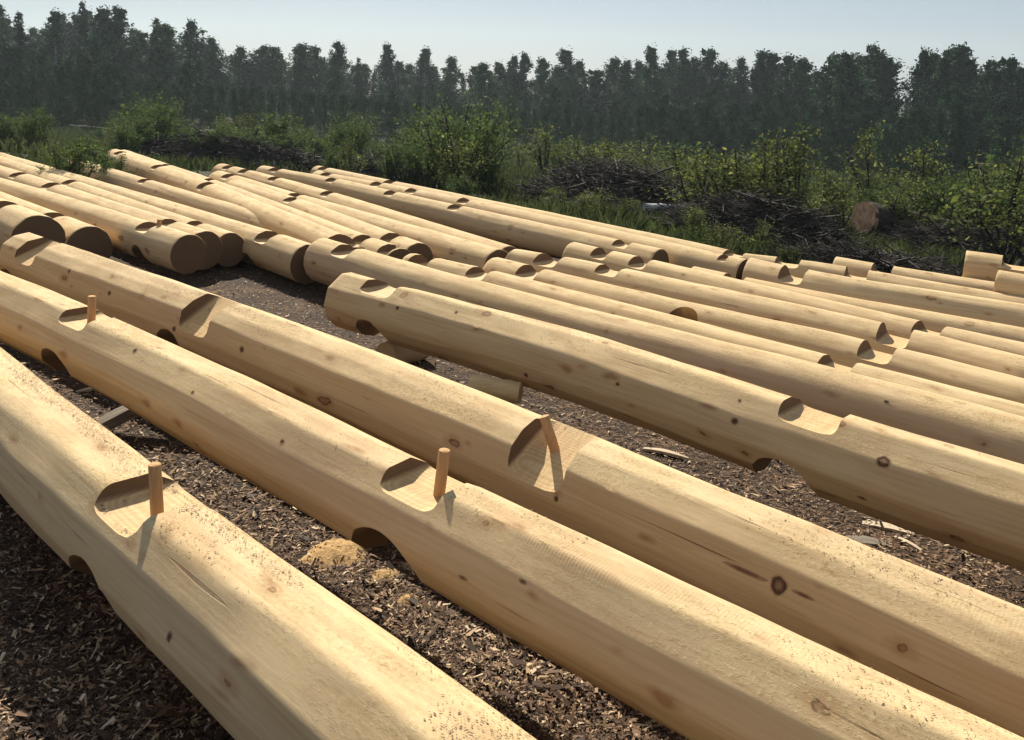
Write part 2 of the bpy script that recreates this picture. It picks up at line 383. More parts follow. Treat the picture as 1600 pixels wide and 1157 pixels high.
LG('D', [(556,425),(636,446),(858,502),(1007,545),(1180,598),(1311,641),(1600,724)], .188, .36, 'thick log behind the wide chip-covered gap, dark hollow beneath its right-hand notch', facets=11, fac=.928, ext=(0, 1.3),
   notches=[(618,.36),(1286,.36)], under=[(622,.85,0,1.0),(1262,.8,0,1.1)])
LG('E', [(512,373),(570,390),(720,431),(1000,501),(1311,574),(1600,651)], .17, .385, 'long pinkish log with a bare left end behind the thick knotty log, no peg', ext=(0, 1.5), notches=[(556,.38)], roll=0)
LG('F', [(650,396),(692,403),(1007,481),(1311,559),(1600,632)], .155, .34, 'slim sawdust-speckled log directly behind the long pinkish log', ext=(0, 1.6), notches=[(676,.55),(762,.4),(1318,.42)])
LG('G', [(779,402),(1000,455),(1376,534),(1600,590)], .165, .34, 'log behind the slim speckled log, with a dark hollow turned to the front', ext=(0, 1.6),
   notches=[(842,.45),(1382,.5)], under=[(1090,1.25,-48,1.25)])
LG('X', [(811,389),(881,399),(1401,506),(1600,556)], .17, .36, 'pale log just behind the log whose dark hollow is turned to the front', ext=(0, 1.7), notches=[(874,.45),(962,.35),(1408,.6)], under=[])
LG('M', [(900,378),(1454,505),(1600,535)], .15, .36, 'thin log with a small dark notch at the right, between two paler logs', ext=(0, 1.7), notches=[(950,.5),(1010,.5),(1458,.5)])
LG('L', [(1088,416),(1280,456),(1600,512)], .15, .35, 'short narrow log in front of the wide shadowed gap at the right', ext=(0, 1.8), notches=[(1154,.65)])
LG('P', [(415,259),(528,279),(640,304),(863,352),(1035,389)], .15, .36, 'long log ending in the rightmost of the dark round end faces', ext=(0, 0), notches=[438,528,618,719,980])
LG('J', [(500,267),(735,311),(980,363),(1124,396),(1168,405)], .15, .37, 'second log from the far brush edge, with a narrow cut near its right end', notches=[518,597,652,735,(1138,.3,0,.5)])
LG('J2', [(1176,403),(1280,426),(1490,457),(1600,474)], .18, .37, 'stout log with one dark notch, above the wide shadowed gap at the right', ext=(0, 1.8), notches=[(1246,.6)])
LG('Q', [(500,259),(640,287),(870,333),(1060,372),(1158,393)], .15, .37, 'farthest long log beside the dark brush, grey at its left end', notches=[512,616,(1152,.35)])
LG('H1', [(1166,396),(1274,407),(1337,418),(1600,462)], .16, .37, 'short stepped log with two notches, next to the brush at the right', ext=(0, 1.8), notches=[(1236,.4,0,1.1),(1342,.6)])
LG('H2', [(1309,401),(1400,417),(1600,447)], .15, .37, 'outermost log at the right below the large sawn trunk', ext=(0, 1.8), notches=[(1382,.6)])
LG('Y1', [(1512,391),(1600,403)], .20, .42, 'upper of two separate log ends at the far right edge', ext=(0, 2.5), notches=[(1590,.5)])
LG('Y2', [(1562,422),(1600,428)], .15, .42, 'lower of two separate log ends at the far right edge', ext=(0, 2.2))
LG('LB1', [(0,309),(50,328),(78,340)], .19, .44, 'log whose dark round end face is closest to the left edge', ext=(3.5, 0), notches=[(30,.55)], under=[(10,.7)])
LG('LB2', [(0,298),(155,354)], .185, .34, 'log with a dark round end face just right of the leftmost end face', ext=(3.5, 0), notches=[(104,.4)])
LG('LB3', [(0,277),(150,319),(306,366)], .155, .43, 'pinkish left log with a small peg on top and a tall dark hollow beneath', ext=(3.5, 0), notches=[(250,.42)], under=[(252,.95,0,1.1)], pegs=[(262,.1,0,0)])
LG('LB3b', [(0,258),(330,362)], .155, .36, 'log right behind the pinkish pegged log, its end face mostly hidden', ext=(3.5, 0), notches=[43,95,278])
LG('LB4', [(0,243),(368,363)], .15, .33, 'log ending in the right-hand one of three touching dark end faces', ext=(3.5, 0), notches=[122,319])
LG('LB5', [(0,237),(437,363),(490,381)], .165, .325, 'log ending beside the bare left end of the long pinkish log', ext=(3.5, 0), notches=[2,(437,.5)], under=[(420,.8)])
LG('LB6', [(121,247),(300,300),(415,333),(510,364)], .13, .36, 'thin log between the left stack and the thick pair, notched at both ends', notches=[135,235,(497,.6)])
LG('LB7', [(184,233),(335,286),(460,335),(552,372)], .16, .40, 'front one of the thick pair of logs that start at the green grass', notches=[196,257,(335,.5),(545,.6)], under=[(186,.5)])
LG('LB8', [(197,234),(335,280),(460,325),(632,388)], .15, .31, 'rear one of the thick pair of logs that start at the green grass', notches=[(266,.5),(335,.5),(580,.5),(622,.5)])
LG('G0', [(366,279),(467,309),(660,378)], .155, .36, 'log crossing at a slant to a dark end face in the middle of the stack', notches=[367,467,(624,.5)])
LG('W0', [(347,267),(470,303),(785,389)], .165, .36, 'log with a grey shaded side and round end face in the middle of the stack', notches=[367,470], under=[(728,1.0)])
LG('U', [(350,256),(438,277),(521,300),(800,384)], .15, .36, 'log in the back rows with four small dark notches near its left end', notches=[365,390,438,521])
# knots: thin dark branch scars set into the logs where the photograph shows them
from mathutils.bvhtree import BVHTree
def knot_material():
    m, nt, b = mat('knot_wood'); g = G(nt); a = g.n('Attribute', attribute_name='tone')
    f = g.math('ADD', a.outputs['Fac'], g.math('MULTIPLY', g.math('SUBTRACT', g.noise(g.n('TexCoord').outputs['Object'], 120, 3), .5), .5))
    g.l(g.ramp(f, [(0, (.075, .042, .026)), (.4, (.19, .105, .058)), (.75, (.34, .21, .115)), (1, (.47, .33, .18))]), b.inputs['Base Color']); b.inputs['Roughness'].default_value = .85; return m
KNOT = knot_material()
dg = bpy.context.evaluated_depsgraph_get(); dg.update()
def knot(key, px, py, a, b_, kind='ring'):
    o = LOGS[key][0]; tree = BVHTree.FromObject(o, dg); mi = o.matrix_world.inverted(); org = mi @ Vector(CAM); d = (mi.to_3x3() @ Vector(ray(px, py))).normalized()
    hit, n, i, dist = tree.ray_cast(org, d)
    if hit is None: return
    ux = Vector((1, 0, 0)); ux = (ux-n*ux.dot(n)).normalized(); ty = n.cross(ux); K = 20; prof = {'ring': [(.45, .55), (.72, .3), (.92, .02), (1.12, .12), (1.35, .8)], 'dark': [(.4, .05), (.7, .12), (1, .45), (1.25, .85)], 'streak': [(.3, .3), (.6, .4), (1, .75)]}[kind]
    V = []; Fc = []; T = []
    def pt(u, v):
        p = hit+ux*u+ty*v; h, nn, *_ = tree.ray_cast(p+n*.03, -n, .08)
        if h is None: h = p
        return tuple(h+n*.0007)
    V.append(pt(0, 0)); sd = px*.13
    for rr_, tn in prof:
        for k in range(K):
            q = 2*math.pi*k/K; w = 1+.22*noise.noise(Vector((math.cos(q)*1.3+sd, math.sin(q)*1.3, rr_)))+.1*noise.noise(Vector((math.cos(q)*4+sd, math.sin(q)*4, rr_*3)))
            V.append(pt(a*rr_*w*math.cos(q), b_*rr_*w*math.sin(q)))
    for j, (rr_, tn) in enumerate(prof):
        for k in range(K):
            k2 = (k+1) % K
            if j == 0: Fc.append((0, 1+k, 1+k2, 1+k2)); T.append(tn)
            else: Fc.append((1+(j-1)*K+k, 1+j*K+k, 1+j*K+k2, 1+(j-1)*K+k2)); T.append(tn)
    me = bpy.data.meshes.new('knot'); me.from_pydata(V, [], [f if f[2] != f[3] else f[:3] for f in Fc]); me.materials.append(KNOT)
    at = me.attributes.new('tone', 'FLOAT', 'FACE'); at.data.foreach_set('value', T)
    k_ = bpy.data.objects.new('knot', me); COL.objects.link(k_); k_.parent = o
for args in (('C',1217,915,.020,.022),('C',1165,893,.075,.008,'streak'),('C',1255,930,.035,.006,'streak'),('C',108,424,.012,.012,'dark'),('C',171,458,.016,.013,'dark'),('C',272,514,.016,.013,'dark'),('C',378,546,.017,.014,'dark'),('C',869,779,.009,.010,'dark'),
    ('D',1380,721,.021,.018),('D',822,586,.014,.013,'dark'),('D',965,600,.011,.009,'dark'),('D',1148,658,.017,.014,'dark'),('D',1156,626,.008,.007,'dark'),('D',1347,778,.022,.009,'streak'),('D',621,481,.012,.011,'dark'),('D',713,488,.010,.009,'dark'),
    ('B',211,548,.013,.009,'dark'),('B',301,613,.008,.007,'dark'),('B',723,903,.018,.006,'streak'),('B',817,909,.014,.007,'streak'),('B',441,690,.010,.008,'dark'),('E',1385,628,.012,.008,'dark'),('A',265,995,.010,.012,'dark')): knot(*args)
# ------------------------------------------------------------------ helper placement on the site
def site_ground(x, y):
    w = world(x, y, 0); return np.array([w[0], w[1], terrain(w[0], w[1])])
# supports under the logs
def post(key, x0, y0, x1, y1, r, label, z=None):
    a = Vector(world(-x0, y0, z or r*.95)); b = Vector(world(-x1, y1, z or r*.95)); mb = MB(); n = 10
    d = (b-a)/n; mb.rod([a+d*i+Vector((0, 0, .006*rnd.uniform(-1, 1))) for i in range(n+1)], [r*(1+.04*rnd.uniform(-1, 1)) for i in range(n+1)], 20, .5, .02)
    me = mb.mesh('support_log', WOOD); me.uv_layers.new(name='UVMap')
    c = (a+b)/2; me.transform(Matrix.Translation(-c)); o = add('support_log', me); o.location = c; tag(o, label, 'log', 'short cross logs carrying the long logs'); return o
post('s6', 4.15, 3.55, 4.2, 3.9, .09, 'short cross log under the left end of the thick log')
post('s7', -.3, .9, -.3, 3.9, .09, 'long cross log under the near ends of the front logs')
# ------------------------------------------------------------------ GROUND
def ground_material():
    m, nt, b = mat('clearing_ground'); g = G(nt); O = g.n('NewGeometry').outputs['Position']
    chip = g.n('TexVoronoi', feature='F1'); chip.inputs['Scale'].default_value = 42; g.l(g.mapping(O, (1, 1.9, 1)), chip.inputs['Vector'])
    bw = g.n('RGBToBW'); g.l(chip.outputs['Color'], bw.inputs[0])
    litter = g.ramp(bw.outputs[0], [(.2, (.028, .017, .011)), (.55, (.068, .040, .023)), (.8, (.15, .09, .05)), (1, (.28, .18, .11))])
    litter = g.mix(g.ramp(g.noise(O, 2.2, 4), [(.4, .7), (.6, 0)]), litter, (.035, .024, .017))
    soil = g.ramp(g.noise(O, 1.4, 6, .65), [(.3, (.018, .016, .012)), (.5, (.035, .038, .018)), (.7, (.05, .06, .025))])
    far = g.n('Attribute', attribute_name='far'); 
    g.l(g.mix(far.outputs['Fac'], litter, soil), b.inputs['Base Color']); b.inputs['Roughness'].default_value = .95
    h = g.math('ADD', g.math('MULTIPLY', chip.outputs['Distance'], .6), g.noise(O, 30, 4))
    g.l(g.bump(h, .8, .02), b.inputs['Normal']); return m
verts = []; fars = []; faces = []
rings = [0.001]; 
while rings[-1] < 700: rings.append(rings[-1]+max(.10, rings[-1]*.022))
NA = 220
for r_ in rings:
    for k in range(NA):
        a = 2*math.pi*k/NA; x, y = r_*math.cos(a), r_*math.sin(a); verts.append((x, y, terrain(x, y)))
        sx, sy, _ = tosite(np.array([x, y, 0])); e = sy-8.6+.5*noise.noise(Vector((x*.5, y*.5, 2)))
        e2 = -sx-12.2; fars.append(max(smooth(0, 1.2, e), smooth(0, 1.5, e2)))
for i in range(len(rings)-1):
    for k in range(NA):
        k2 = (k+1) % NA; faces.append((i*NA+k, (i+1)*NA+k, (i+1)*NA+k2, i*NA+k2))
me = arr_mesh('ground', verts, faces, [ground_material()])
at = me.attributes.new('far', 'FLOAT', 'POINT'); at.data.foreach_set('value', fars)
me.polygons.foreach_set('use_smooth', [True]*len(me.polygons))
tag(add('ground', me), None, kind='structure')
# wood chips and shavings: a litter nobody could count
def scatter_cards(n, sampler, size, lift, flat=.35, thick=True):
    V = []; Fc = []; T = []
    for i in range(n):
        q = sampler()
        if q is None: continue
        x, y, z = q; L = size*min(2.4, rnd.lognormvariate(0, .6)); W = L*rnd.uniform(.12, .42); a = rnd.uniform(0, 2*math.pi)
        t1, t2 = rnd.gauss(0, flat), rnd.gauss(0, flat*.6); u = Vector((math.cos(a), math.sin(a), t1)).normalized(); w = u.cross(Vector((t2, 0, 1))).normalized(); nn = w.cross(u)*(L*rnd.uniform(-.12, .12))
        c = Vector((x, y, z+lift*rnd.random()+abs(t1)*L*.4)); b0 = len(V)
        k1, k2, k3 = rnd.uniform(.2, .5), rnd.uniform(.2, .5), rnd.uniform(.3, .5)
        V += [tuple(c-u*L*.5-w*W*k1), tuple(c+u*L*k3-w*W*.5+nn), tuple(c+u*L*.5+w*W*k2), tuple(c-u*L*k3+w*W*.5+nn)]
        Fc.append((b0, b0+1, b0+2, b0+3)); T.append(min(1, max(0, rnd.betavariate(1.7, 1.6) if rnd.random() > .07 else rnd.uniform(.85, 1))))
    return V, Fc, T
def chips_near():
    while True:
        px, py = rnd.uniform(-60, 1660), rnd.uniform(400, 1200)
        d = tosite(ray(px, py)); t = -H/d[2]; x, y = d[0]*t+rnd.gauss(0, .15), d[1]*t+rnd.gauss(0, .15)
        if y < 9: w = world(x, y, 0); return w[0], w[1], terrain(w[0], w[1])
V, Fc, T = scatter_cards(135000, chips_near, .0125, .010)
for n_, sz, lo_, hi_ in ((3000, .024, .5, 1.0), (4500, .024, 0, .4)):
    V2, F2, T2 = scatter_cards(n_, chips_near, sz, .02); o0 = len(V); V += V2; Fc += [tuple(q+o0 for q in f) for f in F2]; T += [lo_+(hi_-lo_)*rnd.random() for _ in T2]
tag(add('wood_chips', arr_mesh('wood_chips', V, Fc, [CHIP], T)), 'loose brown wood chips and bark shavings covering the ground between the logs', 'wood chips', kind='stuff')
# sawdust heaps / light litter spots
def heap(px, py, rad, hgt, label):
    p = ground_hit(px, py); bm = bmesh.new(); n = 26; rings_ = 9; c = bm.verts.new((0, 0, hgt)); prev = None
    for i in range(1, rings_+1):
        q = i/rings_; ring = []
        for k in range(n):
            a = 2*math.pi*k/n; R_ = rad*q*(1+.25*noise.noise(Vector((math.cos(a)*1.5+px, math.sin(a)*1.5, 0))))
            ring.append(bm.verts.new((R_*math.cos(a), R_*math.sin(a)*.7, hgt*(1-q*q)**1.2*(1+.4*noise.noise(Vector((R_*40*math.cos(a), R_*40*math.sin(a), px))))-.012*q)))
        for k in range(n):
            k2 = (k+1) % n
            bm.faces.new((prev[k], ring[k], ring[k2], prev[k2]) if prev else (c, ring[k], ring[k2]))
        prev = ring
    for f in bm.faces: f.smooth = True
    me = bpy.data.meshes.new('sawdust_heap'); bm.to_mesh(me); bm.free(); me.materials.append(SAW)
    o = add('sawdust_heap', me); o.location = p; o.rotation_euler.z = .9; tag(o, label, 'sawdust')
LOGP = simple('pale_log_wood', [(.3, (.50, .35, .17)), (.7, (.68, .52, .28))], (6, 30, 30))
SAW = simple('sawdust', [(.3, (.28, .17, .075)), (.55, (.50, .33, .15)), (.7, (.64, .46, .24))], (60, 60, 60), .95, 1, .01)
heap(520, 868, .2, .034, 'orange-tan heap of sawdust on the ground below the hollow of the second log')
heap(600, 900, .1, .02, 'small spill of sawdust beside the heap under the second log')
heap(632, 940, .08, .018, 'tiny sawdust patch in the chips between the first and second logs')
def slab(px, py, ln, wd, th, yaw, label, m=SLAB, pitch=0, roll_=0, lift=0, cat='wood piece', name='wood_offcut', taper=.5):
    p = ground_hit(px, py); bm = bmesh.new(); n = 9; top = []; bot = []
    for i in range(n):
        u = i/(n-1)-.5; w = wd*(1-abs(u)*2*taper*(1 if u > 0 else .5))*(1+.12*rnd.uniform(-1, 1)); zz = .05*ln*math.cos(u*3)
        top.append([bm.verts.new((u*ln, s*w/2, zz+th*(.5 if s else 1))) for s in (-1, -.3, .3, 1)]); bot.append([bm.verts.new((u*ln, s*w/2, zz-th*.5)) for s in (-1, -.3, .3, 1)])
    for i in range(n-1):
        for j in range(3):
            bm.faces.new((top[i][j], top[i+1][j], top[i+1][j+1], top[i][j+1])); bm.faces.new((bot[i][j], bot[i][j+1], bot[i+1][j+1], bot[i+1][j]))
        bm.faces.new((top[i][0], bot[i][0], bot[i+1][0], top[i+1][0])); bm.faces.new((top[i][3], top[i+1][3], bot[i+1][3], bot[i][3]))
    for e in (0, n-1):
        for j in range(3): bm.faces.new((top[e][j], top[e][j+1], bot[e][j+1], bot[e][j]))
    bmesh.ops.recalc_face_normals(bm, faces=bm.faces)
    me = bpy.data.meshes.new(name); bm.to_mesh(me); bm.free(); me.materials.append(m); o = add(name, me)
    o.location = (p[0], p[1], p[2]+lift+th*.5); o.rotation_euler = (roll_, pitch, yaw); tag(o, label, cat); return o
R = math.radians
slab(268, 672, .66, .10, .05, R(26), 'grey weathered plank lying between the first and second logs, one end raised', GREY, pitch=R(-16), lift=.13, cat='plank', name='plank', taper=.12)
slab(1385, 828, .20, .055, .012, R(-25), 'long pale wood chip beside the thick knotty log at the right')
slab(1352, 850, .17, .07, .012, R(-10), 'broad grey flake of bark half hidden behind the third log', GREY)
slab(1418, 853, .13, .018, .014, R(-60), 'short yellow stick on the chips at the right', SLAB, taper=.1, name='stick', cat='stick')
slab(742, 985, .09, .035, .012, R(50), 'small pink-tan chip standing beside the second log near the bottom', SLAB, pitch=R(20))
slab(496, 828, .07, .035, .01, R(-20), 'small white chip near the sawdust heap')
slab(638, 890, .09, .04, .01, R(-25), 'pale chip on the litter right of the sawdust heap')
slab(1040, 712, .24, .035, .015, R(-28), 'long pale splinter with dark cracks in front of the thick knotty log', SLAB, taper=.7)
slab(735, 1035, .07, .03, .01, R(10), 'little cream chip at the bottom between the first two logs')
slab(15, 540, .12, .05, .012, R(-10), 'pale curl of wood at the left edge behind the nearest log')
slab(532, 506, .16, .04, .012, R(-10), 'white wood chip on the bare gap below the thick log end')
slab(140, 612, .13, .03, .014, R(40), 'split splinter on the chips left of the grey plank')
# loose shavings on the nearest logs
V = []; Fc = []; T = []
for key, n in (('A', 15000), ('B', 2600), ('C', 3200), ('D', 2000), ('E', 900)):
    o, inf = LOGS[key]; mw = o.matrix_world; me = o.data
    npoly = len(me.polygons); N_ = np.empty(npoly*3, np.float32); me.polygons.foreach_get('normal', N_); N_ = N_.reshape(-1, 3)
    C_ = np.empty(npoly*3, np.float32); me.polygons.foreach_get('center', C_); C_ = C_.reshape(-1, 3)
    ids = np.where(N_[:, 2] > .8)[0]; cnt = 0; tries = 0
    while cnt < n and tries < n*20:
        tries += 1; i = ids[rnd.randrange(len(ids))]; c = Vector(C_[i]); dens = noise.noise(Vector((c.x*1.3, c.y*6, ord(key))))+.4*noise.noise(Vector((c.x*5, c.y*14, 5)))
        if dens < rnd.uniform(-.12, .4): continue
        cnt += 1; c += Vector((rnd.uniform(-.02, .02), rnd.uniform(-.008, .008), .0015+rnd.random()*.002)); L_ = min(.011, rnd.lognormvariate(math.log(.0058), .4)); a = rnd.uniform(0, 6.28)
        nn = Vector(N_[i]); u = nn.cross(Vector((math.cos(a), math.sin(a), .1))).normalized(); w = nn.cross(u)*rnd.uniform(.2, .5); b0 = len(V)
        for q in (-u-w*.3, -w+nn*.12, u+w*.2, w+nn*.08): V.append(tuple(mw @ (c+q*L_*.5)))
        Fc.append((b0, b0+1, b0+2, b0+3)); T.append(rnd.uniform(.42, .9) if key == 'A' else rnd.uniform(.58, 1.0))
tag(add('wood_shavings', arr_mesh('wood_shavings', V, Fc, [CHIP], T)), 'fine shavings and crumbs of bast lying on top of the nearest logs', 'shavings', kind='stuff')
# ------------------------------------------------------------------ VEGETATION prototypes
def leaf_quads(centers, size, jitter, up=.3, elong=1.7):
    n = len(centers); c = np.asarray(centers)+nr.normal(0, jitter, (n, 3)); u = nr.normal(0, 1, (n, 3)); u[:, 2] -= up; u /= np.linalg.norm(u, axis=1)[:, None]
    w = np.cross(u, nr.normal(0, 1, (n, 3))); w /= np.linalg.norm(w, axis=1)[:, None]; s = size*nr.lognormal(0, .3, (n, 1))
    V = np.stack([c-u*s*elong*.5, c-w*s*.45, c+u*s*elong*.5, c+w*s*.45], 1).reshape(-1, 3); return V, np.arange(n*4).reshape(-1, 4)
def tree_proto(kind, h, seed):
    global nr; nr = np.random.RandomState(seed); rs = random.Random(seed); tr = MB(); cen = []; tone = []
    lean = Vector((rs.uniform(-.03, .03), rs.uniform(-.03, .03), 1))*h
    pts = [lean*(i/6)+Vector((rs.uniform(-.08, .08), rs.uniform(-.08, .08), 0))*(i > 0) for i in range(7)]
    tr.rod(pts, [.013*h*(1-i/6.6)+.01 for i in range(7)], 7)
    def P(t): i = min(5, int(t*6)); return pts[i].lerp(pts[i+1], t*6-i)
    if kind == 'spruce':
        nl = 26
        for i in range(nl):
            t = .10+.9*i/nl; reach = (1-t)**.8*h*.155*rs.uniform(.75, 1.15)+.12
            for j in range(rs.randint(5, 7)):
                a = rs.uniform(0, 6.28); d = Vector((math.cos(a), math.sin(a), -.28)); b = P(t); e = b+d*reach*rs.uniform(.7, 1.1); tr.rod([b, e], [.02, .005], 4, caps=False)
                m = int(8+30*reach/ (h*.155))
                for k in range(m): q = rs.random()**.6; cen.append(tuple(b.lerp(e, q)+Vector((0, 0, -.1*rs.random())))); tone.append(rs.uniform(.1, .7))
        V, Fq = leaf_quads(cen, .13, .09, .4, 2)
    else:
        lo = rs.uniform(.14, .28) if kind == 'aspen' else .04; wid = rs.uniform(.125, .165) if kind == 'aspen' else rs.uniform(.17, .21)
        nb = 64
        for i in range(nb):
            t = lo+(1-lo)*(i+rs.random())/nb*.985; u_ = min(1, (t-lo)/(1-lo)); prof = min(1, u_*3.2+.25)**.6*(1.02-u_)**(.62 if kind == 'aspen' else .5)*1.12
            a = rs.uniform(0, 6.28); reach = wid*h*prof*rs.uniform(.35, 1.25); b = P(t); e = b+Vector((math.cos(a)*reach, math.sin(a)*reach, reach*rs.uniform(.5, 1.1)))
            tr.rod([b, b.lerp(e, .5)+Vector((0, 0, .05)), e], [.03, .02, .008], 4, caps=False)
            rad = h*rs.uniform(.022, .06)*(1.12-.75*u_); tn = rs.uniform(.05, .8)
            for q in (.55, 1):
                cc = b.lerp(e, q)
                for k in range(int(62*q)):
                    v = Vector((rs.gauss(0, .5), rs.gauss(0, .5), rs.gauss(0, .7)))*rad*1.25; cen.append(tuple(cc+v)); tone.append(min(1, max(0, tn+rs.uniform(-.15, .25))))
        cc = P(.97)
        for k in range(50): cen.append(tuple(cc+Vector((rs.gauss(0, .18), rs.gauss(0, .18), rs.gauss(0, .35))))); tone.append(rs.uniform(.3, .9))
        V, Fq = leaf_quads(cen, .125, .06, .3)
    crown = arr_mesh('crown', V, Fq, [LEAF_CON if kind == 'spruce' else LEAF_FAR], tone)
    return tr.mesh('trunk', BIRCH if (kind == 'aspen' and seed % 2) else BARK), crown
HP = 10.0
PROTO = {'aspen': [tree_proto('aspen', HP, 100+i) for i in range(6)], 'spruce': [tree_proto('spruce', HP, 200+i) for i in range(3)], 'bush': [tree_proto('bush', HP, 300+i) for i in range(3)]}
def place(name, proto, p, s, rz, label, cat, group, sz=None):
    e = bpy.data.objects.new(name, None); COL.objects.link(e); e.location = p; e.rotation_euler.z = rz; e.scale = (s, s, sz or s); e.empty_display_size = .3
    tag(e, label, cat, group)
    for nm, me in zip(('trunk', 'crown'), proto): add(nm, me, e)
    return e
PROF = [(-120,0),(0,4),(40,14),(90,18),(140,-2),(165,14),(190,14),(225,52),(244,24),(262,38),(300,34),(340,60),(375,74),(405,72),(428,74),(470,70),(495,74),(530,66),(560,86),(606,70),(625,96),(662,76),(700,90),(740,104),(758,100),(780,98),(800,88),(822,84),(850,92),(882,78),(905,96),(930,110),(955,92),(975,95),(1015,74),(1045,80),(1062,78),(1078,92),(1104,78),(1130,98),(1150,92),(1180,108),(1190,82),(1205,84),(1230,88),(1255,92),(1280,112),(1302,86),(1322,84),(1356,72),(1366,84),(1374,108),(1384,92),(1436,80),(1455,84),(1466,92),(1478,78),(1502,74),(1512,92),(1545,96),(1572,92),(1590,108),(1625,108),(1720,100)]
def where(px):
    return 'far left' if px < 250 else 'left of centre' if px < 620 else 'centre' if px < 980 else 'right of centre' if px < 1300 else 'far right'
cnt = 0
def forest(px, D, ytop, kind, label_bits):
    global cnt
    p = at_dist(px, D); h = max(3.0, px_height(px, ytop, p)); s = h/HP; cnt += 1
    pr = rnd.choice(PROTO[kind]); w = {'far left': 'far left', 'left of centre': 'left of centre', 'centre': 'middle', 'right of centre': 'right of centre', 'far right': 'far right'}[where(px)]
    lab = {'aspen': 'tall narrow leafy tree in the %s row of the forest at the %s', 'spruce': 'pointed dark conifer in the %s row of the forest at the %s', 'bush': 'low bushy tree in the %s row of the forest at the %s'}[kind] % (label_bits, w)
    sw = s*rnd.uniform(.85, 1.15) if kind != 'aspen' else (.5*s+.5)*rnd.uniform(.95, 1.65)
    nm = {'aspen': 'aspen_tree', 'spruce': 'spruce_tree', 'bush': 'bushy_tree'}[kind]
    place(nm, pr, p-np.array([0, 0, .1]), sw, rnd.uniform(0, 6.28), lab, 'tree', '%ss, %s row, %s' % (nm.replace('_', ' '), label_bits, w), sz=s)
for i, (px, y) in enumerate(PROF):             # skyline trees
    kind = 'spruce' if px in (140, 244, 560, 40) else 'aspen'
    D = rnd.uniform(74, 84) if 300 > px or px > 1280 else rnd.uniform(84, 96)
    forest(px, D, y, kind, 'skyline')
px = -140
while px < 1740:                                # second row, a little lower
    y = interp(PROF, px, 1)+rnd.uniform(12, 34)
    if not 1390 < px < 1422: forest(px+rnd.uniform(-6, 6), rnd.uniform(96, 112), y, 'aspen' if rnd.random() > .12 else 'spruce', 'second')
    px += rnd.uniform(15, 23)
px = -140
while px < 1740:                                # bushy front row closing the foot of the forest
    y = interp(PROF, px, 1)+rnd.uniform(52, 92)
    forest(px, rnd.uniform(64, 73), max(y, 186 if 1380 < px < 1430 else 0), 'bush' if rnd.random() > .1 else 'spruce', 'front'); px += rnd.uniform(15, 23)
px = -140
while px < 1740:
    if not (1385 < px < 1425 or 1350 < px < 1362): forest(px, rnd.uniform(84, 90), interp(PROF, px, 1)+rnd.uniform(45, 75), 'bush', 'inner')
    px += rnd.uniform(26, 34)
px = -140
while px < 1740:
    forest(px, rnd.uniform(57, 63), interp(PROF, px, 1)+rnd.uniform(84, 108), 'bush', 'outer'); px += rnd.uniform(13, 20)
# shrubs and saplings
def shrub_proto(seed, h, w, leaf, mleaf, nst=9, nl=1500, open_=.5):
    global nr; nr = np.random.RandomState(seed); rs = random.Random(seed); st = MB(); cen = []; tone = []; tips = []
    for i in range(nst):
        a = rs.uniform(0, 6.28); rch = w*.5*rs.uniform(.15, 1); hh = h*rs.uniform(.55, 1)*(1-.25*rch/(w*.5)); b = Vector((rs.gauss(0, .04), rs.gauss(0, .04), 0)); e = Vector((math.cos(a)*rch, math.sin(a)*rch, hh))
        mid = b.lerp(e, .5)+Vector((rs.gauss(0, .05), rs.gauss(0, .05), .08*h)); st.rod([b, mid, e], [.012, .008, .003], 5, caps=False)
        for j in range(9):
            q = rs.uniform(.3, 1); c = (b.lerp(mid, q*2) if q < .5 else mid.lerp(e, q*2-1)); d = Vector((rs.gauss(0, 1), rs.gauss(0, 1), rs.gauss(.5, .6))).normalized()*h*rs.uniform(.06, .2); st.rod([c, c+d], [.004, .0015], 3, caps=False); tips.append((c, c+d))
    for k in range(nl):
        c, e = rs.choice(tips); q = rs.uniform(.1, 1.15); cen.append(tuple(c.lerp(e, q))); tone.append(min(1, max(0, rs.gauss(.5, .25))))
    V, Fq = leaf_quads(cen, leaf, .028*h*open_*2, .1, 1.35)
    return st.mesh('stems', TWIG), arr_mesh('foliage', V, Fq, [mleaf], tone)
SH = [shrub_proto(400+i, 1.0, 1.0, .022, LEAF_SHRUB, 14, 3200) for i in range(4)]
SB = [shrub_proto(420+i, 1.0, .62, .019, LEAF_BIRCH, 8, 1300, .7) for i in range(4)]
SBIG = [shrub_proto(440+i, 1.0, 1.3, .019, LEAF_SHRUB, 22, 5200, 1.1) for i in range(2)]
def shrub(px, D, h, lib, label, cat='shrub', group=None, name='shrub', wide=1.0):
    p = at_dist(px, D); e = bpy.data.objects.new(name, None); COL.objects.link(e); e.location = p; e.rotation_euler.z = rnd.uniform(0, 6.28); e.scale = (h*wide, h*wide, h)
    tag(e, label, cat, group)
    pr = rnd.choice(lib); add('stem', pr[0], e); add('foliage', pr[1], e); return e
shrub(722, 16, 1.85, SBIG, 'biggest green sapling clump, standing just behind the logs in the middle', 'sapling', wide=1.0, name='sapling')
shrub(668, 17, 1.2, SBIG, 'dense green sapling touching the left side of the biggest clump', 'sapling', name='sapling')
shrub(760, 17, 1.45, SH, 'leafy shrub touching the right side of the biggest clump', name='shrub')
shrub(535, 24, 1.6, SBIG, 'rounded dark green bush left of centre behind the slash heap', 'bush', name='shrub')
shrub(240, 25, 1.7, SBIG, 'broad brownish-green bush in front of the forest at the left', 'bush', name='shrub')
shrub(1250, 13, 1.9, SB, 'tall thin birch sapling rising above the brush right of centre', 'sapling', name='birch_sapling')
